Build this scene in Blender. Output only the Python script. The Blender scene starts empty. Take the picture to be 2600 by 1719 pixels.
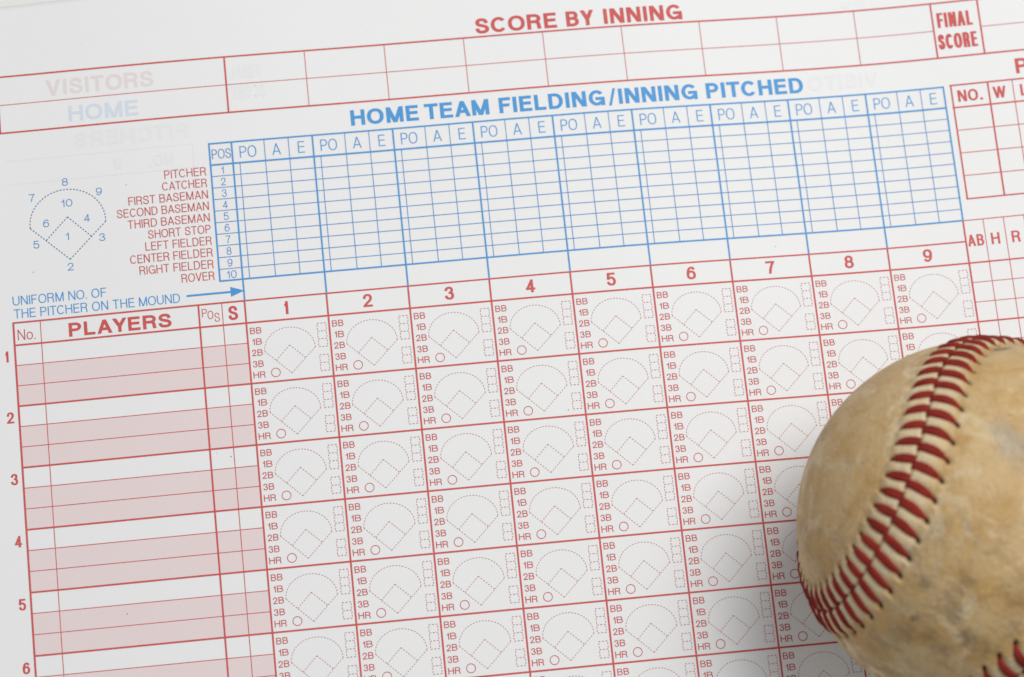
import bpy, math, random
import numpy as np
from mathutils import Matrix, Vector

random.seed(7)
rng = np.random.default_rng(7)
SC = bpy.context.scene
COL = SC.collection
R_ = math.radians

# ------------------------------------------------------------------ camera
# All layout below is in millimetres on the page: x along the printed rows,
# y up the page, (0, 0) = top left corner of the first scoring box.
MM = 0.001
cam = bpy.data.cameras.new('camera')
cam_o = bpy.data.objects.new('camera', cam)
COL.objects.link(cam_o)
cx, cy, cz = (math.cos(a) for a in (-0.2416269, 0.0775415, 0.0875750))
sx, sy, sz = (math.sin(a) for a in (-0.2416269, 0.0775415, 0.0875750))
Rz = Matrix(((cz, -sz, 0), (sz, cz, 0), (0, 0, 1)))
Ry = Matrix(((cy, 0, sy), (0, 1, 0), (-sy, 0, cy)))
Rx = Matrix(((1, 0, 0), (0, cx, -sx), (0, sx, cx)))
m = (Rz @ Ry @ Rx).transposed().to_4x4()
m.translation = Vector((8.818, -150.826, 579.499)) * MM
cam_o.matrix_world = m
cam.sensor_fit = 'HORIZONTAL'
cam.sensor_width = 36.0
cam.lens = 100.0
cam.clip_start = 0.02
cam.clip_end = 20.0
cam.dof.use_dof = True
cam.dof.focus_distance = 0.590
cam.dof.aperture_fstop = 13.0
SC.camera = cam_o

# ------------------------------------------------------------------ light
world = bpy.data.worlds.new('World')
SC.world = world
world.use_nodes = True
bg = world.node_tree.nodes['Background']
bg.inputs[0].default_value = (0.94, 0.97, 1.0, 1)
bg.inputs[1].default_value = 0.39


def area(name, loc, target, size, size_y, power, color):
    l = bpy.data.lights.new(name, 'AREA')
    l.shape = 'RECTANGLE'
    l.size, l.size_y, l.energy, l.color = size, size_y, power, color
    o = bpy.data.objects.new(name, l)
    COL.objects.link(o)
    o.location = loc
    d = Vector(target) - Vector(loc)
    o.rotation_euler = d.to_track_quat('-Z', 'Y').to_euler()
    return o


area('softbox', (0.45, 0.30, 1.06), (0.10, -0.03, 0.0), 0.66, 0.60, 10.2, (1.0, 0.992, 0.98))

SC.view_settings.view_transform = 'Standard'
SC.view_settings.look = 'None'
SC.view_settings.exposure = 0.0
SC.view_settings.gamma = 1.0
SC.view_settings.use_curve_mapping = False


# ------------------------------------------------------------------ materials
def new_mat(name, color, rough=0.6, spec=0.3):
    mt = bpy.data.materials.new(name)
    mt.use_nodes = True
    nt = mt.node_tree
    b = nt.nodes['Principled BSDF']
    b.inputs['Base Color'].default_value = (*color, 1)
    b.inputs['Roughness'].default_value = rough
    b.inputs['Specular IOR Level'].default_value = spec
    return mt, nt, b


class NT:
    """small helper to wire nodes"""
    def __init__(s, nt):
        s.nt = nt

    def n(s, typ, **kw):
        x = s.nt.nodes.new(typ)
        for k, v in kw.items():
            setattr(x, k, v)
        return x

    def link(s, a, b):
        s.nt.links.new(a, b)

    def noise(s, vec, scale, detail=4, rough=0.55, dist=0.0):
        x = s.n('ShaderNodeTexNoise')
        x.inputs['Scale'].default_value = scale
        x.inputs['Detail'].default_value = detail
        x.inputs['Roughness'].default_value = rough
        x.inputs['Distortion'].default_value = dist
        s.link(vec, x.inputs['Vector'])
        return x.outputs['Fac']

    def ramp(s, fac, lo, hi, a=0.0, b=1.0):
        x = s.n('ShaderNodeMapRange')
        x.clamp = True
        x.interpolation_type = 'SMOOTHSTEP'
        for i, v in ((1, lo), (2, hi), (3, a), (4, b)):
            x.inputs[i].default_value = v
        s.link(fac, x.inputs[0])
        return x.outputs[0]

    def mix(s, fac, a, b):
        x = s.n('ShaderNodeMix', data_type='RGBA')
        for v, i in ((fac, 0), (a, 6), (b, 7)):
            if isinstance(v, (int, float)):
                x.inputs[i].default_value = v
            elif isinstance(v, tuple):
                x.inputs[i].default_value = (*v, 1)
            else:
                s.link(v, x.inputs[i])
        return x.outputs[2]

    def math(s, op, a, b=0.0):
        x = s.n('ShaderNodeMath', operation=op)
        for i, v in ((0, a), (1, b)):
            if isinstance(v, (int, float)):
                x.inputs[i].default_value = v
            else:
                s.link(v, x.inputs[i])
        return x.outputs[0]

    def bump(s, h, strength, dist, normal=None):
        x = s.n('ShaderNodeBump')
        x.inputs['Strength'].default_value = strength
        x.inputs['Distance'].default_value = dist
        s.link(h, x.inputs['Height'])
        if normal is not None:
            s.link(normal, x.inputs['Normal'])
        return x.outputs[0]

    def coord(s):
        return s.n('ShaderNodeTexCoord').outputs['Object']


def paper_mat(name, base, tint):
    mt, nt, b = new_mat(name, base, 0.5, 0.28)
    g = NT(nt)
    v = g.coord()
    f1 = g.ramp(g.noise(v, 28, 3), 0.3, 0.7)
    f2 = g.ramp(g.noise(v, 900, 3, 0.7), 0.3, 0.75)
    c = g.mix(g.math('MULTIPLY', f1, 0.5), base, tint)
    c = g.mix(g.math('MULTIPLY', f2, 0.16), c, tuple(x * 0.93 for x in base))
    g.link(c, b.inputs['Base Color'])
    h = g.math('ADD', g.noise(v, 1500, 4, 0.65), g.math('MULTIPLY', g.noise(v, 180, 2), 2.0))
    g.link(g.bump(h, 0.22, 0.00006), b.inputs['Normal'])
    return mt


def ink_mat(name, col, pale, amount=0.35):
    mt, nt, b = new_mat(name, col, 0.5, 0.25)
    g = NT(nt)
    v = g.coord()
    f = g.ramp(g.noise(v, 2600, 3, 0.7), 0.45, 0.72)
    f2 = g.ramp(g.noise(v, 60, 3), 0.3, 0.7)
    k = g.math('MULTIPLY', g.math('ADD', g.math('MULTIPLY', f, 0.75), g.math('MULTIPLY', f2, 0.25)), amount)
    g.link(g.mix(k, col, pale), b.inputs['Base Color'])
    return mt


PAPER = (0.808, 0.805, 0.797)
M_page = paper_mat('page_paper', PAPER, (0.79, 0.79, 0.787))
M_block = paper_mat('page_edges', (0.79, 0.785, 0.755), (0.775, 0.77, 0.74))
M_red = ink_mat('red_ink', (0.58, 0.075, 0.070), (0.70, 0.27, 0.25))
M_redthin = ink_mat('red_ink_fine', (0.55, 0.08, 0.078), (0.65, 0.22, 0.21))
M_blue = ink_mat('blue_ink', (0.055, 0.29, 0.64), (0.22, 0.45, 0.70))
M_bluethin = ink_mat('blue_ink_fine', (0.055, 0.24, 0.58), (0.20, 0.40, 0.66))
M_dash = ink_mat('dash_ink', (0.50, 0.20, 0.21), (0.60, 0.34, 0.35))
M_dashblue = ink_mat('blue_dash_ink', (0.055, 0.13, 0.33), (0.20, 0.28, 0.45))
M_pink = ink_mat('pink_tint', (0.765, 0.632, 0.63), (0.79, 0.71, 0.705), 0.6)
M_ghost_red = ink_mat('faint_red_show_through', (0.76, 0.655, 0.66), (0.78, 0.72, 0.72), 0.7)
M_ghost_blue = ink_mat('faint_blue_show_through', (0.62, 0.685, 0.775), (0.71, 0.745, 0.785), 0.7)
M_ghost_grey = ink_mat('faint_grey_show_through', (0.772, 0.771, 0.778), (0.797, 0.795, 0.792), 0.8)
M_speck = new_mat('dark_speck', (0.06, 0.055, 0.05), 0.8, 0.1)[0]

# ------------------------------------------------------------------ page surface
ZU = np.linspace(-3.2, 10.2, 9) * 17.19
ZV = np.linspace(-5.5, 3.8, 4) * 17.19
ZC = np.array([
    [-1.29, -1.06, -0.9, -0.72, -0.45, 0.12, 0.15, -0.01, 0.3],
    [-1.03, 0.01, 0.95, 1.46, 1.63, 1.48, 0.03, -1.13, -0.21],
    [-1.33, 0.49, 1.76, 2.02, 2.45, 2.26, -0.39, -2.08, -0.05],
    [-1.88, 0.34, 0.79, -0.16, 0.38, 0.24, -2.55, -2.56, 0.92]])


def cubic(t):
    t = np.abs(t)
    return np.where(t < 1, 2 / 3 - t * t + t ** 3 / 2, np.where(t < 2, (2 - t) ** 3 / 6, 0))


def page_z(x, y):
    """gentle waves of the open page, mm"""
    x = np.clip(np.asarray(x, float), ZU[0], ZU[-1])
    y = np.clip(np.asarray(y, float), ZV[0], ZV[-1])
    bu = [cubic((x - a) / (ZU[1] - ZU[0])) for a in ZU]
    bv = [cubic((y - a) / (ZV[1] - ZV[0])) for a in ZV]
    z = 0
    for j in range(4):
        for i in range(9):
            z = z + ZC[j, i] * bu[i] * bv[j]
    return z


def link_mesh(name, verts_m, faces, mat, parent=None, smooth=True):
    me = bpy.data.meshes.new(name)
    me.from_pydata([tuple(v) for v in verts_m], [], faces)
    if smooth:
        me.polygons.foreach_set('use_smooth', [True] * len(me.polygons))
    me.materials.append(mat)
    me.update()
    o = bpy.data.objects.new(name, me)
    COL.objects.link(o)
    if parent is not None:
        o.parent = parent
        inv = Vector((0, 0, 0))
        p = parent
        while p is not None:
            inv = inv - p.location
            p = p.parent
        # the meshes are written in world coordinates
        if parent.location.length > 0:
            o.location = inv
    return o


# ------------------------------------------------------------------ lettering
def arc(cx, cy, rx, ry, a0, a1, n=14):
    return [(cx + rx * math.cos(R_(a0 + (a1 - a0) * i / n)), cy + ry * math.sin(R_(a0 + (a1 - a0) * i / n)))
            for i in range(n + 1)]


def sup(cx, cy, rx, ry, n=36, e=2.25):
    out = []
    for i in range(n + 1):
        a = 2 * math.pi * i / n
        c, s = math.cos(a), math.sin(a)
        out.append((cx + rx * math.copysign(abs(c) ** (2 / e), c), cy + ry * math.copysign(abs(s) ** (2 / e), s)))
    return out


def spl(pts, n=5):
    """Catmull-Rom through pts"""
    P = [pts[0]] + list(pts) + [pts[-1]]
    out = []
    for i in range(1, len(P) - 2):
        a, b, c, d = P[i - 1], P[i], P[i + 1], P[i + 2]
        for k in range(n):
            t = k / n
            out.append(tuple(0.5 * (2 * b[j] + (c[j] - a[j]) * t + (2 * a[j] - 5 * b[j] + 4 * c[j] - d[j]) * t * t
                                    + (3 * b[j] - a[j] - 3 * c[j] + d[j]) * t ** 3) for j in (0, 1)))
    out.append(tuple(pts[-1]))
    return out


# kinds: 'c' stroke with plain ends, 'e' straight stroke with square ends, 'd' slanted stroke cut level
STEM = ('e', [(0, 0), (0, 1)])
_six = [('c', sup(0.5, 0.315, 0.5, 0.315)),
        ('c', spl([(0.95, 0.80), (0.82, 0.95), (0.54, 1.0), (0.24, 0.90), (0.07, 0.68), (0.0, 0.40), (0.0, 0.30)]))]
GL = {
    'A': (0.92, [('d', [(0, 0), (0.5, 1)]), ('d', [(1, 0), (0.5, 1)]), ('c', [(0.2, 0.29), (0.8, 0.29)])]),
    'B': (0.82, [STEM, ('c', [(0, 1), (0.3, 1)] + arc(0.55, 0.765, 0.38, 0.235, 90, -90) + [(0.3, 0.53), (0, 0.53)]),
                 ('c', [(0, 0.53), (0.3, 0.53)] + arc(0.57, 0.265, 0.43, 0.265, 90, -90) + [(0.3, 0), (0, 0)])]),
    'C': (0.90, [('c', arc(0.52, 0.5, 0.52, 0.5, 38, 322, 30))]),
    'D': (0.86, [STEM, ('c', [(0, 1), (0.25, 1)] + arc(0.46, 0.5, 0.54, 0.5, 90, -90, 20) + [(0.25, 0), (0, 0)])]),
    'E': (0.74, [STEM, ('e', [(0, 1), (0.97, 1)]), ('e', [(0, 0.53), (0.9, 0.53)]), ('e', [(0, 0), (1, 0)])]),
    'F': (0.69, [STEM, ('e', [(0, 1), (1, 1)]), ('e', [(0, 0.51), (0.86, 0.51)])]),
    'G': (0.95, [('c', arc(0.5, 0.5, 0.5, 0.5, 38, 320, 30)), ('e', [(1, 0), (1, 0.42)]), ('e', [(0.56, 0.44), (1, 0.44)])]),
    'H': (0.84, [STEM, ('e', [(1, 0), (1, 1)]), ('c', [(0, 0.53), (1, 0.53)])]),
    'I': (0.0, [STEM]),
    'L': (0.68, [STEM, ('e', [(0, 0), (1, 0)])]),
    'M': (1.0, [STEM, ('e', [(1, 0), (1, 1)]), ('d', [(0, 1), (0.5, 0)]), ('d', [(1, 1), (0.5, 0)])]),
    'N': (0.85, [STEM, ('e', [(1, 0), (1, 1)]), ('d', [(0, 1), (1, 0)])]),
    'O': (0.98, [('c', sup(0.5, 0.5, 0.5, 0.5))]),
    'P': (0.77, [STEM, ('c', [(0, 1), (0.3, 1)] + arc(0.57, 0.735, 0.43, 0.265, 90, -90) + [(0.3, 0.47), (0, 0.47)])]),
    'R': (0.83, [STEM, ('c', [(0, 1), (0.3, 1)] + arc(0.56, 0.75, 0.41, 0.25, 90, -90) + [(0.3, 0.5), (0, 0.5)]),
                 ('c', spl([(0.52, 0.5), (0.74, 0.47), (0.87, 0.37), (0.91, 0.22), (0.94, 0.06), (0.99, -0.09)]))]),
    'S': (0.80, [('c', spl([(0.94, 0.70), (0.88, 0.88), (0.70, 0.98), (0.48, 1.0), (0.24, 0.97), (0.08, 0.86), (0.06, 0.71),
                            (0.20, 0.59), (0.50, 0.515), (0.82, 0.43), (0.98, 0.30), (0.97, 0.14), (0.80, 0.03), (0.50, 0.0),
                            (0.22, 0.03), (0.05, 0.14), (0.0, 0.31)]))]),
    'T': (0.80, [('e', [(0, 1), (1, 1)]), ('e', [(0.5, 0), (0.5, 1)])]),
    'U': (0.84, [('x', [(0, 1), (0, 0.34)] + arc(0.5, 0.32, 0.5, 0.32, 180, 360, 20)[1:-1] + [(1, 0.34), (1, 1)])]),
    'V': (0.88, [('d', [(0, 1), (0.5, 0)]), ('d', [(1, 1), (0.5, 0)])]),
    'W': (1.28, [('d', [(0, 1), (0.26, 0)]), ('d', [(0.5, 1), (0.26, 0)]), ('d', [(0.5, 1), (0.74, 0)]), ('d', [(1, 1), (0.74, 0)])]),
    'Y': (0.88, [('d', [(0, 1), (0.5, 0.40)]), ('d', [(1, 1), (0.5, 0.40)]), ('e', [(0.5, 0), (0.5, 0.40)])]),
    '0': (0.68, [('c', sup(0.5, 0.5, 0.5, 0.5))]),
    '1': (0.36, [('e', [(1, 0), (1, 1)]), ('c', spl([(0.0, 0.72), (0.45, 0.76), (0.82, 0.86), (1.0, 1.02)]))]),
    '2': (0.68, [('c', spl([(0.02, 0.66), (0.06, 0.84), (0.24, 0.97), (0.5, 1.0), (0.78, 0.96), (0.95, 0.82), (0.95, 0.66), (0.82, 0.50),
                            (0.50, 0.32), (0.20, 0.15), (0.04, 0.0)])), ('e', [(0, 0), (1, 0)])]),
    '3': (0.68, [('c', spl([(0.04, 0.72), (0.12, 0.91), (0.46, 1.0), (0.80, 0.95), (0.92, 0.79), (0.84, 0.61), (0.62, 0.54), (0.42, 0.53)])),
                 ('c', spl([(0.42, 0.53), (0.74, 0.51), (0.96, 0.39), (0.98, 0.18), (0.80, 0.03), (0.48, 0.0), (0.14, 0.07), (0.0, 0.28)]))]),
    '4': (0.70, [('e', [(0.74, 0), (0.74, 1)]), ('e', [(0, 0.24), (1, 0.24)]), ('c', [(0.02, 0.24), (0.74, 1)])]),
    '5': (0.68, [('e', [(0.14, 1), (0.92, 1)]), ('c', [(0.14, 1.0), (0.05, 0.46)]),
                 ('c', spl([(0.05, 0.49), (0.22, 0.60), (0.50, 0.645), (0.82, 0.56), (0.99, 0.36), (0.95, 0.14), (0.76, 0.02), (0.47, 0.0),
                            (0.15, 0.07), (0.0, 0.26)]))]),
    '6': (0.68, _six),
    '7': (0.68, [('e', [(0, 1), (1, 1)]), ('c', spl([(1.0, 1.0), (0.70, 0.66), (0.50, 0.34), (0.38, -0.08)]))]),
    '8': (0.69, [('c', sup(0.5, 0.765, 0.43, 0.235)), ('c', sup(0.5, 0.265, 0.5, 0.265))]),
    '9': (0.68, [(k, [(1 - a, 1 - b) for a, b in p]) for k, p in _six]),
    '/': (0.40, [('d', [(0, 0), (1, 1)])]),
    '.': (0.0, [('.', [])]),
    'o': (0.72, [('o', sup(0.5, 0.5, 0.5, 0.5))]),
}
GAP = 0.16
KERN = {'AT': -.12, 'TA': -.12, 'LA': 0, 'AY': -.14, 'YE': -.06, 'BY': -.04, 'AV': -.12, 'OV': -.05, 'VE': -.05, 'PL': 0, 'LD': 0,
        'FI': -.02, 'RT': -.06, 'FT': -.04, 'EA': -.05, 'AM': -.06, 'CA': -.04, 'TC': -.08, 'TE': -.05, 'LT': -.1, 'ST': -.04, 'TO': -.05,
        'CO': -.05, 'OR': -.03, 'NO': -.03, 'HO': -.03, 'RO': -.04, 'GH': -.02, 'IT': -.04, 'TI': -.02, 'NA': -.05, 'AL': -.04, 'AN': -.04,
        'PO': -.04, 'OS': -.05, 'SC': -.05, 'RS': -.04, 'UN': 0, 'MO': -.04, 'OU': -.03, 'LA': -.04, 'YE': -.08, 'BA': -.06, 'AS': -.06}


class Ink:
    """collects flat printed shapes that lie on the waved page; built as one mesh"""
    def __init__(s, lift=0.05):
        s.V, s.F, s.lift, s.k = [], [], lift, 0

    def strip(s, L, Rr, lift=None):
        lift = (s.lift if lift is None else lift) + 0.0015 * (s.k % 8)
        s.k += 1
        b = len(s.V)
        for a, c in zip(L, Rr):
            s.V.append((a[0], a[1], lift))
            s.V.append((c[0], c[1], lift))
        for i in range(len(L) - 1):
            s.F.append((b + 2 * i, b + 2 * i + 1, b + 2 * i + 3, b + 2 * i + 2))

    def line(s, x0, y0, x1, y1, w, lift=None):
        n = max(1, int(math.hypot(x1 - x0, y1 - y0) / 1.6))
        d = math.hypot(x1 - x0, y1 - y0)
        nx, ny = -(y1 - y0) / d * w / 2, (x1 - x0) / d * w / 2
        P = [(x0 + (x1 - x0) * i / n, y0 + (y1 - y0) * i / n) for i in range(n + 1)]
        s.strip([(x + nx, y + ny) for x, y in P], [(x - nx, y - ny) for x, y in P], lift)

    def h(s, x0, x1, y, w):
        s.line(x0, y, x1, y, w)

    def v(s, x, y0, y1, w):
        s.line(x, y0, x, y1, w, s.lift + 0.016)

    def rect(s, x0, y0, x1, y1):
        n = max(1, int(abs(y1 - y0) / 1.6))
        for i in range(n):
            s.k = 0
            ya, yb = y0 + (y1 - y0) * i / n, y0 + (y1 - y0) * (i + 1) / n
            s.line(x0, (ya + yb) / 2, x1, (ya + yb) / 2, abs(yb - ya))

    def pen(s, P, wx, wy, closed=False):
        L, Rr = [], []
        n = len(P)
        for i in range(n):
            if closed:
                a, b = P[(i - 1) % (n - 1)], P[(i + 1) % (n - 1)]
            else:
                a, b = P[max(i - 1, 0)], P[min(i + 1, n - 1)]
            tx, ty = b[0] - a[0], b[1] - a[1]
            d = math.hypot(tx, ty) or 1e-9
            nx, ny = -ty / d, tx / d
            q = 2 * math.sqrt((wx * nx) ** 2 + (wy * ny) ** 2)
            ox, oy = wx * wx * nx / q, wy * wy * ny / q
            L.append((P[i][0] + ox, P[i][1] + oy))
            Rr.append((P[i][0] - ox, P[i][1] - oy))
        s.strip(L, Rr)

    def dashes(s, P, dash, gap, w, start=0.0):
        """dashes along a polyline"""
        seg = [math.dist(P[i], P[i + 1]) for i in range(len(P) - 1)]
        tot = sum(seg)
        n = max(1, round((tot + gap) / (dash + gap)))
        per = (tot + gap) / n

        def at(t):
            t = min(max(t, 0), tot)
            for i, l in enumerate(seg):
                if t <= l or i == len(seg) - 1:
                    f = t / l
                    return (P[i][0] + (P[i + 1][0] - P[i][0]) * f, P[i][1] + (P[i + 1][1] - P[i][1]) * f)
                t -= l
        for k in range(n):
            a, b = at(k * per), at(k * per + per - gap)
            s.line(a[0], a[1], b[0], b[1], w)

    def glyph(s, ch, x, y, W, H, wx, wy, flip=None):
        def tr(p):
            return p if flip is None else (2 * flip - p[0], p[1])

        for kind, P in GL[ch][1]:
            if kind == '.':
                s.strip([tr((x, y)), tr((x, y + wy * 1.15))], [tr((x + wx * 1.1, y)), tr((x + wx * 1.1, y + wy * 1.15))])
                continue
            Hh = H * 0.72 if kind == 'o' else H
            if kind == 'd':
                (ax, ay), (bx, by) = P
                Wd = W
                dx, dy = (bx - ax) * Wd * 0.9, (by - ay) * H
                d = math.hypot(dx, dy)
                nx, ny = -dy / d, dx / d
                t = math.sqrt((wx * nx) ** 2 + (wy * ny) ** 2)
                hw = t / 2 / abs(dy / d)
                A = (x + hw + ax * (W - 2 * hw), y + ay * H)
                B = (x + hw + bx * (W - 2 * hw), y + by * H)
                n = 3
                Q = [(A[0] + (B[0] - A[0]) * i / n, A[1] + (B[1] - A[1]) * i / n) for i in range(n + 1)]
                s.strip([tr((px - hw, py)) for px, py in Q], [tr((px + hw, py)) for px, py in Q])
                continue
            Q = [(x + wx / 2 + px * (W - wx), y + wy / 2 + py * (Hh - wy)) for px, py in P]
            if kind in 'ex':
                for i, j in ((0, 1), (-1, -2)):
                    tx, ty = Q[i][0] - Q[j][0], Q[i][1] - Q[j][1]
                    d = math.hypot(tx, ty) or 1e-9
                    Q[i] = (Q[i][0] + tx / d * wx / 2, Q[i][1] + ty / d * wy / 2)
            if len(Q) == 2:
                Q = [(Q[0][0] + (Q[1][0] - Q[0][0]) * t / 3, Q[0][1] + (Q[1][1] - Q[0][1]) * t / 3) for t in range(4)]
            closed = len(P) > 8 and math.dist(P[0], P[-1]) < 1e-6
            s.pen([tr(q) for q in Q], wx, wy, closed)

    def text(s, t, xl, xr, y, cap, wx, wy=None, mirror=False):
        wy = wy or wx * 0.88
        nat, pos, fixed = 0.0, [], 0.0
        for i, c in enumerate(t):
            if c == ' ':
                nat += 0.42
                continue
            fixed_w = wx if GL[c][0] == 0 else 0
            pos.append((c, nat, fixed))
            nat += GL[c][0]
            fixed += fixed_w
            if i < len(t) - 1:
                nat += GAP + KERN.get(t[i:i + 2], 0)
        k = (xr - xl - fixed) / max(nat, 1e-6)
        for c, a, f in pos:
            W = GL[c][0] * k if GL[c][0] else wx
            s.glyph(c, xl + a * k + f, y, W, cap, wx, wy, (xl + xr) / 2 if mirror else None)

    def build(s, name, mat, parent=None):
        V = np.array(s.V)
        V[:, 2] += page_z(V[:, 0], V[:, 1])
        return link_mesh(name, V * MM, s.F, mat, parent)


# ------------------------------------------------------------------ the setting
def box_mesh(x0, x1, y0, y1, z0, z1):
    v = [(x, y, z) for z in (z0, z1) for x, y in ((x0, y0), (x1, y0), (x1, y1), (x0, y1))]
    f = [(3, 2, 1, 0), (4, 5, 6, 7), (0, 1, 5, 4), (1, 2, 6, 5), (2, 3, 7, 6), (3, 0, 4, 7)]
    return np.array(v, float) * MM, f


BASE = -9.0
M_table, nt_, b_ = new_mat('tabletop_laminate', (0.42, 0.40, 0.37), 0.55, 0.3)
g_ = NT(nt_)
g_.link(g_.mix(g_.ramp(g_.noise(g_.coord(), 40, 5), 0.3, 0.7), (0.42, 0.40, 0.37), (0.47, 0.45, 0.41)), b_.inputs['Base Color'])
v_, f_ = box_mesh(-420, 620, -420, 420, BASE - 25, BASE)
tabletop = link_mesh('tabletop', v_, f_, M_table, None, False)
tabletop['kind'] = 'structure'

# ------------------------------------------------------------------ the scorebook
book = bpy.data.objects.new('scorebook', None)
COL.objects.link(book)
book.location = Vector((77.0, -32.0, BASE)) * MM
book.empty_display_size = 0.05
book['label'] = 'white baseball scorebook page printed with red and blue tables, lying flat under the ball'
book['category'] = 'scorebook'


def sheet(name, x0, x1, y0, y1, top_off, bottom, mat, parent, skew=0.0):
    nx, ny = int((x1 - x0) / 1.55), int((y1 - y0) / 1.55)
    X, Y = np.meshgrid(np.linspace(x0, x1, nx + 1), np.linspace(0, 1, ny + 1))
    Yt = y1 + skew * (X - x0)
    Y = y0 + Y * (Yt - y0)
    Z = page_z(X, Y) + top_off
    top = np.stack([X.ravel(), Y.ravel(), Z.ravel()], 1)
    zb = Z.ravel() - 0.10 if bottom is None else np.full(X.size, bottom)
    bot = np.stack([X.ravel(), Y.ravel(), zb], 1)
    V = np.concatenate([top, bot])
    n1, N = nx + 1, X.size
    F = []
    for j in range(ny):
        for i in range(nx):
            a = j * n1 + i
            F.append((a, a + 1, a + n1 + 1, a + n1))
            F.append((N + a, N + a + n1, N + a + n1 + 1, N + a + 1))
    for i in range(nx):
        F.append((i, N + i, N + i + 1, i + 1))
        a = ny * n1 + i
        F.append((a, a + 1, N + a + 1, N + a))
    for j in range(ny):
        a = j * n1
        F.append((a, a + n1, N + a + n1, N + a))
        a = j * n1 + nx
        F.append((a, N + a, N + a + n1, a + n1))
    o = link_mesh(name, V * MM, F, mat, parent)
    return o


sheet('page', -62, 217, -140, 74.8, 0.0, None, M_page, book, 0.026)
blk = sheet('page_block', -62.6, 217, -140.5, 79.5, -0.16, BASE, M_block, book, 0.024)
blk['label'] = 'stack of slightly yellowed pages under the top page'

HL, TL = 0.36, 0.15        # heavy and fine red rules
HB, TB = 0.33, 0.14       # heavy and fine blue rules
CW, RH = 17.19, 13.053     # scoring box
XR = 202.0                 # right margin of the printed area


def part(ink, name, mat, parent=book, label=None):
    o = ink.build(name, mat, parent)
    if label:
        o['label'] = label
    return o


# print of the other side showing faintly through the paper
k = Ink(0.02)
k.text('VISITORS', -38.3, -15.4, 54.1, 3.5, 0.72, 0.6)
part(k, 'show_through_print', M_ghost_red, label='faint red word VISITORS showing through the paper')
k = Ink(0.02)
k.text('HOME', -33.9, -19.1, 47.9, 3.45, 0.72, 0.6)
part(k, 'show_through_print', M_ghost_blue, label='faint blue word HOME showing through the paper')
for t, a, b, y, h_, w in (('PITCHERS', -33.1, -8.9, 41.9, 3.35, .75), ('FINAL', .9, 7.4, 54.2, 2.9, .5), ('SCORE', .9, 8.2, 49.6, 2.9, .5),
                          ('VISITO', 125.3, 140.9, 41.6, 3.35, .7), ('SC', 134.5, 140.5, 60.0, 3.3, .7),
                          ('W', -25.2, -23.2, 36.2, 2.5, .5), ('NO.', -17.6, -12.4, 36.2, 2.5, .5)):
    k = Ink(0.02)
    k.text(t, a, b, y, h_, w, w * .86, True)
    part(k, 'show_through_print', M_ghost_grey, label='very faint grey mirrored %s showing through the paper' % t)
k = Ink(0.02)
k.h(-48, -8.2, 40.3, 0.2)
k.h(-48, -8.2, 35.1, 0.2)
k.v(-8.2, 14.3, 40.3, 0.2)
part(k, 'show_through_print', M_ghost_grey, label='very faint grey table rules showing through the paper')

# --- score by inning
k = Ink(0.05)
for y, w in ((59.27, HL), (46.66, HL)):
    k.h(-48.54 - HL / 2, XR, y, w)
k.h(-48.54, 154.5, 52.93, TL)
k.h(164.8, XR, 52.93, TL)
for x, w in [(-48.54, HL), (0, HL)] + [(i * CW, TL) for i in range(1, 9)] + [(154.5, HL), (164.8, HL), (XR, HL)]:
    k.v(x, 46.66, 59.27, w)
inning_table = part(k, 'inning_table', M_red)
k = Ink()
k.text('SCORE', 54.4, 72.1, 59.98, 3.5, 0.83, 0.66)
k.text('BY', 74.2, 80.3, 59.98, 3.5, 0.83, 0.66)
k.text('INNING', 82.4, 99.65, 59.98, 3.5, 0.83, 0.66)
part(k, 'heading', M_red, inning_table)
k = Ink()
k.text('FINAL', 155.5, 163.2, 53.55, 3.4, 0.66, 0.5)
k.text('SCORE', 155.1, 163.65, 48.55, 3.45, 0.66, 0.5)
part(k, 'score_label', M_red, inning_table)

# --- home team fielding
FT, FH, FB = 39.97, 35.2, 9.57
FR = (FH - FB) / 10
k = Ink(0.08)
for y, w in ((FT, HB), (FH, HB + 0.03), (FB, HB)):
    k.h(-4.73 - HB / 2, 154.7 + HB / 2, y, w)
k.v(-4.73, FB, FT, HB)
for i in range(10):
    k.v(i * CW + 0.05 - 0.03 * (i == 9), 4.84 if i < 9 else FB, FT, HB)
fielding_table = part(k, 'fielding_table', M_blue)
k = Ink(0.08)
for j in range(1, 10):
    k.h(-4.73, 154.7, FH - FR * j, TB)
for i in range(9):
    k.v(i * CW + 1.5, FB, FH, TB)
    for dx in (6.95, 12.1):
        k.v(i * CW + dx, FB, FT, TB)
part(k, 'fine_rules', M_bluethin, fielding_table)
k = Ink()
k.text('HOME', 25.75, 40.3, 41.42, 3.5, 0.83, 0.66)
k.text('TEAM', 41.6, 55.47, 41.42, 3.5, 0.83, 0.66)
k.text('FIELDING', 57.65, 80.5, 41.42, 3.5, 0.83, 0.66)
k.text('/', 81.3, 83.0, 41.2, 3.9, 0.55, 0.4)
k.text('INNING', 83.55, 100.75, 41.42, 3.5, 0.83, 0.66)
k.text('PITCHED', 102.75, 124.2, 41.38, 3.5, 0.83, 0.66)
part(k, 'heading', M_blue, fielding_table)
k = Ink()
k.text('POS', -4.3, -0.25, 36.5, 2.15, 0.20)
part(k, 'column_label', M_bluethin, fielding_table)
for i in range(9):
    for t, a, b in (('PO', 1.62, 5.15), ('A', 8.5, 10.35), ('E', 14.0, 15.45)):
        k = Ink()
        k.text(t, i * CW + a, i * CW + b, 36.28, 2.58, 0.23)
        part(k, 'column_label', M_blue, fielding_table)
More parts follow.
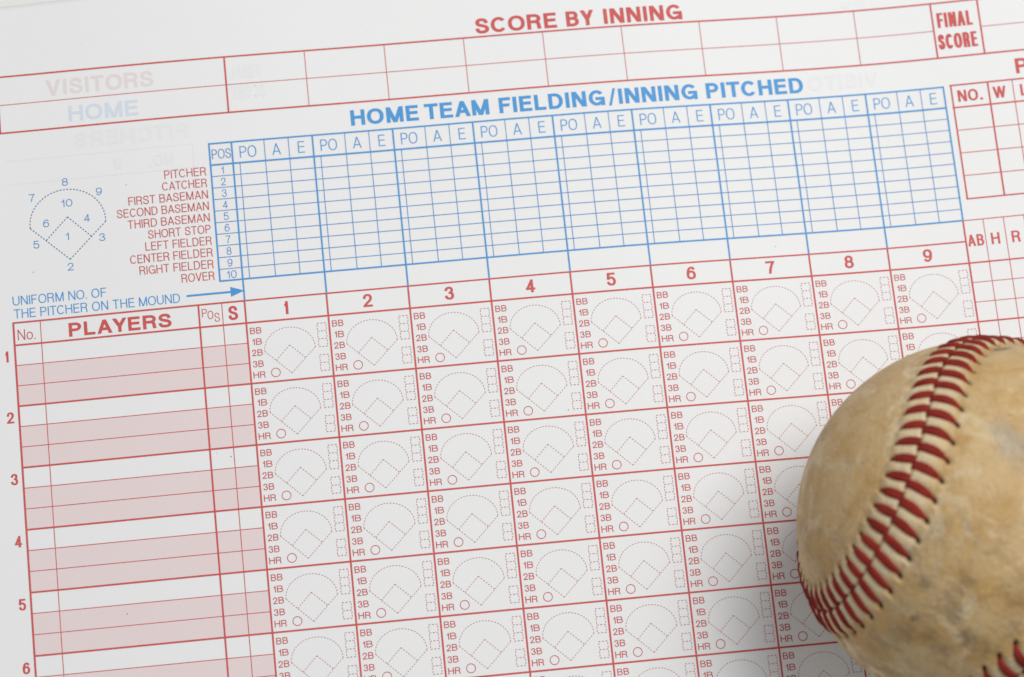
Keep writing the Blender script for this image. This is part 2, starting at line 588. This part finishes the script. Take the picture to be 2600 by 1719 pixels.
for n in range(10):
    k = Ink()
    y = 33.08 - FR * n
    if n == 9:
        k.text('10', -3.25, -1.15, y, 1.66, 0.17)
    elif n == 0:
        k.text('1', -2.62, -2.05, y, 1.66, 0.17)
    else:
        k.text(str(n + 1), -2.85, -1.83, y, 1.66, 0.17)
    part(k, 'position_number', M_bluethin, fielding_table)

# --- list of positions
for n, (t, x) in enumerate((('PITCHER', -14.65), ('CATCHER', -15.3), ('FIRST BASEMAN', -22.6), ('SECOND BASEMAN', -25.2), ('THIRD BASEMAN', -23.1),
                            ('SHORT STOP', -19.0), ('LEFT FIELDER', -19.75), ('CENTER FIELDER', -23.15), ('RIGHT FIELDER', -21.36),
                            ('ROVER', -12.72))):
    k = Ink()
    k.text(t, x, -5.8, 33.08 - FR * n, 1.84, 0.205, 0.18)
    part(k, 'position_name', M_redthin)

# --- little field with position numbers
k = Ink()
P = arc(-35.6, 25.55, 7.97, 7.35, 184, -4, 40)
D_, G_, W_ = 0.37, 0.33, 0.20
k.dashes(P, D_, G_, W_)
k.dashes([P[0], (-35.62, 17.48)], D_, G_, W_)
k.dashes([P[-1], (-35.62, 17.48)], D_, G_, W_)
k.dashes([(-40.35, 22.1), (-35.6, 26.8)], D_, G_, W_)
k.dashes([(-35.6, 26.8), (-30.87, 22.1)], D_, G_, W_)
field_diagram = part(k, 'field_diagram', M_dashblue)
for n, x, y in ((1, -35.95, 22.54), (2, -35.65, 15.87), (3, -28.64, 21.63), (4, -31.56, 26.15), (5, -42.51, 21.4), (6, -40.18, 25.85),
                (7, -42.82, 31.75), (8, -35.65, 34.56), (9, -28.63, 31.74), (10, -35.58, 29.88)):
    k = Ink()
    w = {1: 0.36, 10: 1.2}.get(n, 0.62)
    k.text(str(n), x - w, x + w, y - 0.82, 1.64, 0.18)
    part(k, 'position_number', M_bluethin, field_diagram)

# --- note on the pitcher
k = Ink()
k.text('UNIFORM NO. OF', -48.2, -28.6, 8.6, 1.98, 0.22, 0.19)
k.text('THE PITCHER ON THE MOUND', -48.1, -13.36, 5.77, 1.98, 0.22, 0.19)
pitcher_note = part(k, 'pitcher_note', M_blue)
k = Ink()
k.line(-11.97, 7.03, -2.5, 7.03, 0.42)
k.strip([(-2.72, 8.12), (-1.3, 7.6), (0.1, 7.06)], [(-2.72, 5.98), (-1.3, 6.5), (0.1, 7.04)])
part(k, 'arrow', M_blue, pitcher_note)

# --- players
NROW = 8
HT = 4.84
PL, PN, PP, PO = -48.36, -42.74, -9.68, -4.79
k = Ink(0.055)
k.h(PL - HL / 2, 0.0, HT, HL)
for j in range(NROW + 1):
    k.h(PL - HL / 2, 0.0, -RH * j, HL)
for x, w in ((PL, HL + .04), (PP, HL)):
    k.v(x, -RH * NROW, HT, w)
players_table = part(k, 'players_table', M_red)
k = Ink(0.055)
for j in range(NROW):
    for q in (1, 2):
        k.h(PL, 0.0, -RH * (j + q / 3), TL + 0.01)
for x in (PN, PO):
    k.v(x, -RH * NROW, HT, TL + 0.01)
part(k, 'fine_rules', M_red, players_table)
k = Ink()
k.text('PLAYERS', -36.95, -15.5, 0.74, 2.95, 0.70, 0.56)
part(k, 'heading', M_red, players_table)
k = Ink()
k.text('No.', -47.6, -43.95, 1.02, 2.28, 0.21, 0.19)
part(k, 'column_label', M_redthin, players_table)
k = Ink()
k.text('P', -9.07, -7.98, 2.1, 1.82, 0.18)
k.text('O', -7.92, -6.72, 1.56, 1.84, 0.18)
k.text('S', -6.52, -5.40, 0.9, 1.9, 0.18)
part(k, 'column_label', M_redthin, players_table)
k = Ink()
k.text('S', -3.57, -1.57, 0.92, 3.05, 0.60, 0.5)
part(k, 'column_label', M_red, players_table)
for j in range(NROW):
    for q in (1, 2):
        k = Ink(0.025)
        k.rect(PL, -RH * (j + q / 3), 0, -RH * (j + (q + 1) / 3))
        part(k, 'shaded_row', M_pink, players_table)
    k = Ink()
    y = -3.5 - RH * j
    if j == 0:
        k.text('1', -50.62, -49.78, y, 2.36, 0.46, 0.36)
    else:
        k.text(str(j + 1), -50.90, -49.42, y, 2.36, 0.46, 0.36)
    part(k, 'row_number', M_red, players_table)

# --- scoring grid
k = Ink(0.055)
k.h(0, 154.7, HT, HL - .04)
for j in range(NROW + 1):
    k.h(0, 154.75, -RH * j, HL)
for i in range(10):
    k.v(i * CW, -RH * NROW, HT if i < 9 else 9.5, HL)
scoring_grid = part(k, 'scoring_grid', M_red)
for i in range(9):
    k = Ink()
    c = i * CW + 8.5
    if i == 0:
        k.text('1', c - 0.55, c + 0.48, 1.12, 2.8, 0.56, 0.44)
    else:
        k.text(str(i + 1), c - 0.98, c + 0.98, 1.12, 2.8, 0.56, 0.44)
    part(k, 'inning_number', M_red, scoring_grid)

for j in range(NROW):
    for i in range(9):
        ox, oy = i * CW, -RH * j

        def sh(pts):
            return [(x + ox, y + oy) for x, y in pts]
        k = Ink()
        P = arc(8.62, -6.3, 5.28, 4.6, 182, -2, 30)
        D_, G_, W_ = 0.35, 0.29, 0.135
        k.dashes(sh(P), D_, G_, W_)
        k.dashes(sh([P[0], (8.62, -11.55)]), D_, G_, W_)
        k.dashes(sh([P[-1], (8.62, -11.55)]), D_, G_, W_)
        k.dashes(sh([(5.56, -8.58), (8.6, -5.53)]), D_, G_, W_)
        k.dashes(sh([(8.6, -5.53), (11.7, -8.5)]), D_, G_, W_)
        box = part(k, 'scoring_box', M_dash)
        k = Ink()
        for t, a, b, y in (('BB', .62, 3.0, -2.48), ('1B', .87, 2.93, -4.88), ('2B', .67, 2.9, -7.24), ('3B', .65, 2.9, -9.66), ('HR', .58, 3.08, -12.01)):
            k.text(t, ox + a, ox + b, oy + y, 1.36, 0.19, 0.17)
        part(k, 'hit_list', M_redthin, box)
        k = Ink()
        k.pen(sh(arc(5.26, -11.15, 0.92, 0.92, 0, 360, 28)), 0.15, 0.15, True)
        part(k, 'home_run_circle', M_redthin, box)
        for ys in ((-1.48, -3.15, -4.83, -6.5), (-8.27, -9.95, -11.65)):
            k = Ink()
            for y in ys:
                k.dashes(sh([(14.65, y), (16.5, y)]), 0.40, 0.33, 0.16)
            for a, b in zip(ys[:-1], ys[1:]):
                for x in (14.65, 16.5):
                    k.dashes(sh([(x, a - 0.3), (x, b + 0.3)]), 0.36, 0.28, 0.14)
            part(k, 'count_boxes', M_dash, box)

# --- totals on the right
cols = [154.7, 159.05, 163.46, 167.9, 172.3, 176.7, 181.1, 185.5, 189.9, 194.3, XR]
k = Ink(0.055)
k.h(154.7, XR, 9.52, TL + .05)
for j in range(NROW + 1):
    k.h(154.7, XR, -RH * j, HL - .02)
totals_table = part(k, 'totals_table', M_red)
k = Ink(0.055)
for j in range(NROW):
    for q in (1, 2):
        k.h(154.7, XR, -RH * (j + q / 3), TL)
for x in cols[1:]:
    k.v(x, -RH * NROW, 9.52, TL)
part(k, 'fine_rules', M_red, totals_table)
for t, a, b in (('AB', 155.1, 158.6), ('H', 160.2, 162.06), ('R', 164.66, 166.5)):
    k = Ink()
    k.text(t, a, b, 3.68, 2.55, 0.46, 0.36)
    part(k, 'column_label', M_red, totals_table)

# --- pitchers on the right
k = Ink(0.055)
for y, w in ((40.14, HL - .02), (35.05, HL - .02), (14.3, HL - .05)):
    k.h(156.3 - HL / 2, XR, y, w)
for y in (29.87, 24.7, 19.55):
    k.h(156.3, XR, y, 0.17)
for x, w in ((156.38, HL - .02), (164.45, HL)):
    k.v(x, 14.3, 40.14, w)
for x in (169.8, 175.2, 180.6, 186.0, 191.4, XR):
    k.v(x, 14.3, 40.14, 0.17)
pitchers_table = part(k, 'pitchers_table', M_red)
k = Ink()
k.text('PITCHERS', 171.0, 195.2, 41.38, 3.45, 0.77, 0.64)
part(k, 'heading', M_red, pitchers_table)
for t, a, b in (('NO.', 157.6, 162.9), ('W', 165.3, 168.15), ('L', 171.3, 172.9)):
    k = Ink()
    k.text(t, a, b, 36.28, 2.62, 0.52, 0.42)
    part(k, 'column_label', M_red, pitchers_table)

# --- specks of dirt on the page
k = Ink(0.05)
for x, y, r in ((-22.78, 32.65, .13), (-43.55, 15.46, .14), (-29.08, -58.52, .16), (-5.46, -28.02, .17), (113.4, 7.09, .12), (65.2, -24.8, .15),
                (118.6, -3.2, .1), (128.4, -26.3, .16), (-8.3, -27.0, .09), (88.0, 12.9, .08), (20.2, -41.9, .07),
                (31.0, 62.5, .07), (-30.0, 65.0, .08), (63.9, 30.0, .07), (46.0, -56.0, .07), (-20.0, -50.2, .07), (92.0, -42.0, .06)):
    r *= 0.8
    k.strip([(x - r * .8, y + r * .5), (x, y + r * .8), (x + r, y + r * .3)], [(x - r, y - r * .3), (x, y - r), (x + r * .7, y - r * .6)])
part(k, 'dirt_specks', M_speck)

# ------------------------------------------------------------------ the baseball
RB = 36.5
BC = np.array([140.50, -63.0, 36.40])
SEAM = np.array([
    (0.3017, -0.6554, -0.6924), (0.3557, -0.587, -0.7273), (0.4056, -0.5135, -0.7562), (0.4504, -0.4353, -0.7795), (0.489, -0.3534, -0.7975), (0.5203, -0.2686, -0.8106),
    (0.5436, -0.1818, -0.8194), (0.5581, -0.094, -0.8244), (0.5634, -0.0064, -0.8262), (0.559, 0.0799, -0.8253), (0.545, 0.1639, -0.8223), (0.5212, 0.2444, -0.8177),
    (0.4879, 0.3202, -0.812), (0.4456, 0.3904, -0.8057), (0.3947, 0.4538, -0.7989), (0.336, 0.5097, -0.792), (0.2703, 0.5571, -0.7852), (0.1986, 0.5955, -0.7784),
    (0.1219, 0.6243, -0.7717), (0.0413, 0.643, -0.7648), (-0.042, 0.6514, -0.7575), (-0.1268, 0.6496, -0.7496), (-0.212, 0.6376, -0.7406), (-0.2963, 0.6157, -0.7302),
    (-0.3788, 0.5844, -0.7177), (-0.4583, 0.5443, -0.7027), (-0.5339, 0.4962, -0.6846), (-0.6047, 0.4411, -0.6631), (-0.6701, 0.3801, -0.6375), (-0.7295, 0.3143, -0.6076),
    (-0.7822, 0.2449, -0.5729), (-0.828, 0.1732, -0.5333), (-0.8663, 0.1, -0.4894), (-0.8964, 0.0252, -0.4425), (-0.9177, -0.0516, -0.394), (-0.931, -0.128, -0.3419),
    (-0.9388, -0.1982, -0.2819), (-0.9422, -0.2588, -0.213), (-0.9414, -0.3084, -0.1369), (-0.9364, -0.3466, -0.0557), (-0.9276, -0.3724, 0.0286), (-0.9155, -0.3859, 0.1138),
    (-0.9003, -0.3877, 0.1977), (-0.8821, -0.3798, 0.2786), (-0.861, -0.3638, 0.3556), (-0.837, -0.3404, 0.4283), (-0.8107, -0.3099, 0.4968), (-0.7822, -0.2719, 0.5606),
    (-0.7517, -0.2266, 0.6193), (-0.7191, -0.1745, 0.6726), (-0.684, -0.1162, 0.7202), (-0.6465, -0.0518, 0.7612), (-0.6077, 0.0188, 0.7939), (-0.5689, 0.0951, 0.8169),
    (-0.5305, 0.1756, 0.8293), (-0.4925, 0.2585, 0.831), (-0.4549, 0.3422, 0.8222), (-0.4178, 0.4252, 0.8029), (-0.381, 0.5061, 0.7737), (-0.3437, 0.5835, 0.7358),
    (-0.3044, 0.6561, 0.6906), (-0.2621, 0.7228, 0.6395), (-0.216, 0.7827, 0.5837), (-0.1659, 0.8351, 0.5245), (-0.1115, 0.8792, 0.4632), (-0.0524, 0.9144, 0.4013),
    (0.0116, 0.94, 0.341), (0.0806, 0.9554, 0.2843), (0.1536, 0.9602, 0.2331), (0.229, 0.955, 0.1886), (0.3039, 0.9409, 0.1495), (0.3755, 0.9199, 0.1129),
    (0.4437, 0.8929, 0.077), (0.5102, 0.8589, 0.0449), (0.5758, 0.8173, 0.0213), (0.6395, 0.7688, 0.008), (0.6997, 0.7144, 0.0046), (0.7555, 0.6551, 0.0105),
    (0.8058, 0.5917, 0.0249), (0.8498, 0.525, 0.0475), (0.8867, 0.4558, 0.0775), (0.9159, 0.3848, 0.1144), (0.9368, 0.3126, 0.1571), (0.949, 0.2398, 0.2048),
    (0.9521, 0.1671, 0.2561), (0.946, 0.095, 0.3101), (0.9306, 0.0238, 0.3653), (0.9061, -0.0461, 0.4204), (0.8729, -0.1143, 0.4743), (0.8314, -0.1806, 0.5255),
    (0.7822, -0.245, 0.5728), (0.7262, -0.3072, 0.6151), (0.6641, -0.3671, 0.6513), (0.5972, -0.4248, 0.6804), (0.5265, -0.4801, 0.7016), (0.4532, -0.5332, 0.7143),
    (0.3787, -0.5841, 0.718), (0.3042, -0.6326, 0.7122), (0.2311, -0.6787, 0.6971), (0.1606, -0.7222, 0.6728), (0.0938, -0.7631, 0.6394), (0.0321, -0.8014, 0.5973),
    (-0.0234, -0.8368, 0.5469), (-0.0716, -0.8693, 0.489), (-0.1118, -0.8985, 0.4244), (-0.1431, -0.9242, 0.3542), (-0.1654, -0.9458, 0.2793), (-0.1785, -0.9632, 0.201),
    (-0.1825, -0.9758, 0.1203), (-0.1779, -0.9833, 0.0381), (-0.1647, -0.9853, -0.0446), (-0.143, -0.9816, -0.1267), (-0.1127, -0.9718, -0.2071), (-0.0747, -0.9557, -0.2845),
    (-0.0303, -0.9331, -0.3583), (0.0194, -0.9037, -0.4278), (0.073, -0.8674, -0.4922), (0.1295, -0.8243, -0.5512), (0.1873, -0.7744, -0.6043), (0.2452, -0.718, -0.6514),
])


def periodic(Pts, n):
    """closed Catmull-Rom on the sphere, n samples"""
    m_ = len(Pts)
    t = np.arange(n) * m_ / n
    i = t.astype(int)
    f = (t - i)[:, None]
    a, b, c, d = (Pts[(i + q) % m_] for q in (-1, 0, 1, 2))
    q = 0.5 * (2 * b + (c - a) * f + (2 * a - 5 * b + 4 * c - d) * f ** 2 + (3 * b - a - 3 * c + d) * f ** 3)
    return q / np.linalg.norm(q, axis=1, keepdims=True)


NS = 1440
SQ = periodic(SEAM, NS)
ST = np.roll(SQ, -1, 0) - np.roll(SQ, 1, 0)
ST /= np.linalg.norm(ST, axis=1, keepdims=True)
SN = np.cross(SQ, ST)
seg = np.linalg.norm(np.roll(SQ, -1, 0) - SQ, axis=1) * 36.8
SS = np.concatenate([[0], np.cumsum(seg)[:-1]])
SLEN = seg.sum()
NST = 108
PER = SLEN / NST
SIDES = {-1: dict(s0=1.79, tip=5.8, inn=0.22), 1: dict(s0=3.29, tip=4.75, inn=0.05)}


def seam_pt(s, d):
    """unit direction at arc length s (mm) and lateral offset d (mm)"""
    s = np.mod(s, SLEN)
    i = np.interp(s, np.append(SS, SLEN), np.arange(NS + 1))
    i0 = np.floor(i).astype(int)
    f = (i - i0)[..., None]
    q = SQ[i0 % NS] * (1 - f) + SQ[(i0 + 1) % NS] * f
    n = SN[i0 % NS] * (1 - f) + SN[(i0 + 1) % NS] * f
    a = np.asarray(d)[..., None] / 36.8
    p = q * np.cos(a) + n * np.sin(a)
    return p / np.linalg.norm(p, axis=-1, keepdims=True)


def welt(a):
    return 0.55 / (1 + np.exp((a - 5.0) / 0.45))


def lean_of(side, s):
    t = np.clip((np.asarray(s) - 150) / 45, 0, 1)
    t = t * t * (3 - 2 * t)
    return (0.95 + 0.75 * t, -0.6 * t) if side < 0 else (0.1 + 0.55 * t, 0.15 * t)


def stitch_off(side, a, s):
    q = SIDES[side]
    j = np.clip((a - q['inn']) / (q['tip'] - q['inn']), 0, 1.15)
    lean, shift = lean_of(side, s)
    return lean * (1 - j ** 1.9) + shift


ball = bpy.data.objects.new('baseball', None)
COL.objects.link(ball)
ball.location = Vector((140.5, -63.0, -0.4)) * MM
ball.empty_display_size = 0.02
ball['label'] = 'worn tan leather baseball with raised red stitching, resting on the printed page'
ball['category'] = 'baseball'

import bmesh
bm = bmesh.new()
bmesh.ops.create_icosphere(bm, subdivisions=8, radius=1.0)
me = bpy.data.meshes.new('cover')
bm.to_mesh(me)
bm.free()
nv = len(me.vertices)
co = np.empty(nv * 3, np.float32)
me.vertices.foreach_get('co', co)
U = co.reshape(-1, 3).astype(float)
U /= np.linalg.norm(U, axis=1, keepdims=True)
idx = np.empty(nv, int)
for a in range(0, nv, 20000):
    idx[a:a + 20000] = (U[a:a + 20000].astype(np.float32) @ SQ.T.astype(np.float32)).argmax(1)
lat = np.arcsin(np.clip((U * SN[idx]).sum(1), -1, 1)) * 36.8
sv = SS[idx] + (U * ST[idx]).sum(1) * 36.8
av = np.abs(lat)
near = av < 11
hgt = np.zeros(nv)
grime_shade = np.zeros(nv)  # grime plus the shade of groove and needle holes, painted into the colour
hgt += welt(av)
hgt += -0.5 * np.exp(-(av / 0.34) ** 2)
grime_shade += 0.6 * np.exp(-(av / 0.2) ** 2)
for side in (-1, 1):
    q = SIDES[side]
    on = near & (lat * side > 0)
    a = av
    off = stitch_off(side, a, sv)
    ds = np.mod(sv - q['s0'] - off + PER / 2, PER) - PER / 2
    win = 1 / (1 + np.exp(-(a - 0.4) / 0.15)) / (1 + np.exp((a - q['tip'] - 0.2) / 0.25))
    ho = np.exp(-(((a - q['tip'] - 0.30) / 0.46) ** 2 + ((ds + 0.12) / 0.38) ** 2))
    rim = np.exp(-(((a - q['tip'] - 0.35) / 0.75) ** 2 + ((ds + 1.0) / 0.5) ** 2))
    dip = np.exp(-(((a - q['tip'] - 0.5) / 1.5) ** 2 + (ds / 1.1) ** 2))
    h = -0.34 * win * np.exp(-(ds / 0.85) ** 2) - 0.95 * ho + 0.3 * rim - 0.18 * dip
    h += 0.12 * win * (1 - np.exp(-(ds / 1.1) ** 2))
    hgt += np.where(on, h, 0)
    grime_shade += np.where(on, 1.7 * ho + 0.22 * win * np.exp(-(ds / 0.95) ** 2), 0)
# lumps of a well used ball
lump = np.zeros(nv)
for _ in range(26):
    d = rng.normal(size=3)
    d /= np.linalg.norm(d)
    lump += rng.uniform(-0.22, 0.2) * np.exp(-((1 - U @ d) / rng.uniform(0.02, 0.12)))
co = U * (RB + hgt + lump)[:, None] * MM
me.vertices.foreach_set('co', co.astype(np.float32).ravel())
me.polygons.foreach_set('use_smooth', np.ones(len(me.polygons), bool))
at = me.attributes.new('grime_shade', 'FLOAT', 'POINT')
at.data.foreach_set('value', np.clip(grime_shade, 0, 1.3).astype(np.float32))
at = me.attributes.new('seam_distance', 'FLOAT', 'POINT')
at.data.foreach_set('value', av.astype(np.float32))
me.update()

M_leather, nt_, b_ = new_mat('worn_leather', (0.5, 0.37, 0.2), 0.5, 0.32)
g = NT(nt_)
v = g.coord()
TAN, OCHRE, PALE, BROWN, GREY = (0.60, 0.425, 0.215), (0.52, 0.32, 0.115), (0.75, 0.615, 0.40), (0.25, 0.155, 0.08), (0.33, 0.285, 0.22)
c = g.mix(g.ramp(g.noise(v, 62, 6, 0.68, 1.2), 0.40, 0.64), TAN, OCHRE)
c = g.mix(g.math('MULTIPLY', g.ramp(g.noise(v, 105, 6, 0.7, 0.8), 0.50, 0.66), 0.7), c, PALE)
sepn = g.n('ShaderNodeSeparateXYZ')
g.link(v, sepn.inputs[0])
# the lower side is dirtier, with some of its shade painted in brown
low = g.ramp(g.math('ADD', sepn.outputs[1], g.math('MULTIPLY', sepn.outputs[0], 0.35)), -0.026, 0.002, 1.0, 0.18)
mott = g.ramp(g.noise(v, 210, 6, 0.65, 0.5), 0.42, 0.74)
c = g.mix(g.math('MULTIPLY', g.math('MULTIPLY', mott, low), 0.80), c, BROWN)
c = g.mix(g.math('MULTIPLY', g.ramp(g.noise(v, 84, 6, 0.75, 0.6), 0.54, 0.74), 0.6), c, GREY)
spk = g.ramp(g.noise(v, 620, 3, 0.6), 0.66, 0.74)
c = g.mix(g.math('MULTIPLY', spk, 0.55), c, (0.16, 0.12, 0.08))
fine = g.ramp(g.noise(v, 1100, 4, 0.7), 0.4, 0.7)
c = g.mix(g.math('MULTIPLY', fine, 0.14), c, BROWN)
sd = g.n('ShaderNodeAttribute', attribute_name='seam_distance')
band = g.ramp(sd.outputs['Fac'], 2.8, 6.3, 0.72, 0.0)
c = g.mix(band, c, PALE)
# marks with a place of their own: direction on the ball, radius mm, colour, strength
warp = g.n('ShaderNodeTexNoise')
warp.inputs['Scale'].default_value = 330
warp.inputs['Detail'].default_value = 6
warp.inputs['Roughness'].default_value = 0.7
g.link(v, warp.inputs['Vector'])
wv = g.n('ShaderNodeVectorMath', operation='MULTIPLY_ADD')
g.link(warp.outputs['Color'], wv.inputs[0])
wv.inputs[1].default_value = (0.009, 0.009, 0.009)
off_ = g.n('ShaderNodeVectorMath', operation='SUBTRACT')
g.link(v, off_.inputs[0])
off_.inputs[1].default_value = (0.0045, 0.0045, 0.0045)
g.link(off_.outputs[0], wv.inputs[2])
DARK = (0.10, 0.075, 0.05)
INKY = (0.24, 0.25, 0.24)
for d, r, colr, s_ in (((0.006, 0.234, 0.972), 5.5, INKY, .40), ((-0.064, 0.328, 0.942), 3.4, INKY, .30),
                       ((-0.513, 0.63, 0.583), 0.7, DARK, .9), ((-0.65, 0.499, 0.573), 0.75, DARK, .9), ((-0.809, 0.562, 0.17), 1.2, INKY, .8),
                       ((-0.53, -0.38, 0.758), 2.1, DARK, .55), ((-0.571, -0.535, 0.622), 1.5, DARK, .7), ((-0.342, -0.421, 0.84), 2.4, DARK, .35),
                       ((-0.635, -0.667, 0.39), 0.6, (0.10, 0.17, 0.12), .8), ((-0.322, -0.658, 0.681), 2.0, DARK, .5),
                       ((-0.398, -0.549, 0.735), 2.6, DARK, .4), ((-0.463, -0.679, 0.57), 3.0, DARK, .35), ((-0.792, 0.298, 0.533), 1.6, GREY, .5),
                       ((0.35, 0.30, 0.88), 3.0, INKY, .3), ((0.2, -0.5, 0.84), 3.0, DARK, .3)):
    dn = np.array(d) / np.linalg.norm(d) * 36.8 * MM
    ds_ = g.n('ShaderNodeVectorMath', operation='DISTANCE')
    g.link(wv.outputs[0], ds_.inputs[0])
    ds_.inputs[1].default_value = tuple(dn)
    c = g.mix(g.ramp(ds_.outputs['Value'], r * 0.1 * MM, r * 1.25 * MM, s_, 0.0), c, colr)
gr = g.n('ShaderNodeAttribute', attribute_name='grime_shade')
c = g.mix(g.ramp(gr.outputs['Fac'], 0.15, 0.95), c, (0.05, 0.03, 0.02))
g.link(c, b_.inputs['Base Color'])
pore = g.n('ShaderNodeTexVoronoi')
pore.inputs['Scale'].default_value = 1100
g.link(v, pore.inputs['Vector'])
h = g.math('ADD', g.math('MULTIPLY', pore.outputs['Distance'], 0.5), g.math('MULTIPLY', g.noise(v, 420, 6, 0.7), 1.6))
g.link(g.bump(h, 0.75, 0.0003), b_.inputs['Normal'])
g.link(g.ramp(g.noise(v, 160, 4), 0.3, 0.7, 0.42, 0.62), b_.inputs['Roughness'])
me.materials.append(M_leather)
cover = bpy.data.objects.new('cover', me)
COL.objects.link(cover)
cover.parent = ball
BLOC = Vector((0, 0, 36.8)) * MM
cover.location = BLOC

# --- stitches
M_thread, nt_, b_ = new_mat('red_waxed_thread', (0.28, 0.025, 0.02), 0.85, 0.1)
g = NT(nt_)
v = g.coord()
c = g.mix(g.ramp(g.noise(v, 260, 4), 0.35, 0.7), (0.285, 0.030, 0.021), (0.20, 0.022, 0.015))
c = g.mix(g.math('MULTIPLY', g.ramp(g.noise(v, 1500, 3, 0.7), 0.5, 0.75), 0.5), c, (0.15, 0.02, 0.014))
g.link(c, b_.inputs['Base Color'])
g.link(g.bump(g.noise(v, 2200, 4, 0.7), 0.6, 0.0002), b_.inputs['Normal'])


def stitch_geo(side, kk):
    q = SIDES[side]
    r1 = rng.uniform(-1, 1, 4)
    n = 11
    j = np.linspace(-0.04, 1.02, n)
    jj = np.clip(j, 0, 1)
    a = q['inn'] + j * (q['tip'] - q['inn']) + r1[0] * 0.12 * j
    s = q['s0'] + kk * PER + stitch_off(side, np.clip(a, q['inn'], None), q['s0'] + kk * PER) + r1[1] * 0.10
    p = seam_pt(s, a * side)
    hw = np.interp(jj, [0, .12, .4, .65, .85, 1], [.86, .95, .98, .90, .66, .28]) * (1 + 0.08 * r1[2])
    th = np.interp(jj, [0, .15, .5, .85, 1], [.34, .46, .52, .42, .22])
    base = np.interp(jj, [0, .12, .5, .88, 1], [-.06, .06, .08, -.05, -.45]) + welt(np.abs(a)) - 0.12
    V, F = [], []
    prof = [(-1, -.25), (-.92, .35), (-.62, .88), (-.3, 1.0), (0, .84), (.3, 1.0), (.62, .88), (.92, .35), (1, -.25), (.5, -.9), (-.5, -.9)]
    m_ = len(prof)
    for i in range(n):
        t = p[min(i + 1, n - 1)] - p[max(i - 1, 0)]
        t /= np.linalg.norm(t)
        side_v = np.cross(p[i], t)
        for x, z in prof:
            V.append((p[i] * (RB + base[i] + z * th[i]) + side_v * x * hw[i]) * MM)
    for i in range(n - 1):
        for b in range(m_):
            b2 = (b + 1) % m_
            F.append((i * m_ + b, i * m_ + b2, (i + 1) * m_ + b2, (i + 1) * m_ + b))
    F.append(tuple(range(m_ - 1, -1, -1)))
    F.append(tuple((n - 1) * m_ + b for b in range(m_)))
    return V, F, p[n // 2]


camv = np.array(cam_o.matrix_world.translation) / MM - BC
camv /= np.linalg.norm(camv)
allst = []
for kk in range(NST):
    for side in (-1, 1):
        V, F, mid = stitch_geo(side, kk)
        allst.append((float(mid @ camv), V, F))
allst.sort(key=lambda t: -t[0])
for f, V, F in allst[:100]:
    o = link_mesh('stitch', V, F, M_thread)
    o.parent = ball
    o.location = BLOC
V, F = [], []
for f, V1, F1 in allst[100:]:
    b = len(V)
    V += V1
    F += [tuple(x + b for x in ff) for ff in F1]
o = link_mesh('stitch_row', V, F, M_thread)
o.parent = ball
o.location = BLOC
o['kind'] = 'stuff'

# --- worn print near the top of the ball
M_stamp = new_mat('faded_stamp_ink', (0.115, 0.11, 0.095), 0.7, 0.2)[0]
V, F = [], []
c0 = np.array((0.110, 0.848, 0.519))
c0 /= np.linalg.norm(c0)
ex = np.array((0.9, 0.08, -0.25))
ex -= c0 * (ex @ c0)
ex /= np.linalg.norm(ex)
ey = np.cross(c0, ex)
for st in ([(-2.0, -.4), (-1.6, .3), (-1.1, .1), (-1.3, -.5), (-1.8, -.3)], [(-.8, -.5), (-.5, .5), (-.1, .4), (-.3, -.1), (.2, -.4)],
           [(.4, -.3), (.6, .5), (1.2, .3), (.9, -.2), (1.3, -.4)], [(1.5, -.1), (1.9, .4), (2.3, .1)], [(-1.9, -.75), (-.6, -.85), (.6, -.65)]):
    P = spl(st, 4)
    b = len(V)
    for i, (x, y) in enumerate(P):
        a_, b2 = P[max(i - 1, 0)], P[min(i + 1, len(P) - 1)]
        tx, ty = b2[0] - a_[0], b2[1] - a_[1]
        d = math.hypot(tx, ty) or 1
        w = rng.uniform(0.06, 0.15)
        for sg in (1, -1):
            qx, qy = x - ty / d * w * sg, y + tx / d * w * sg
            dr = c0 + (ex * qx + ey * qy) / 36.8
            dr /= np.linalg.norm(dr)
            ii = (U @ dr).argmax()
            V.append(dr * (RB + hgt[ii] + lump[ii] + 0.05) * MM)
    for i in range(len(P) - 1):
        F.append((b + 2 * i, b + 2 * i + 1, b + 2 * i + 3, b + 2 * i + 2))
o = link_mesh('stamp', V, F, M_stamp)
o.parent = ball
o.location = BLOC
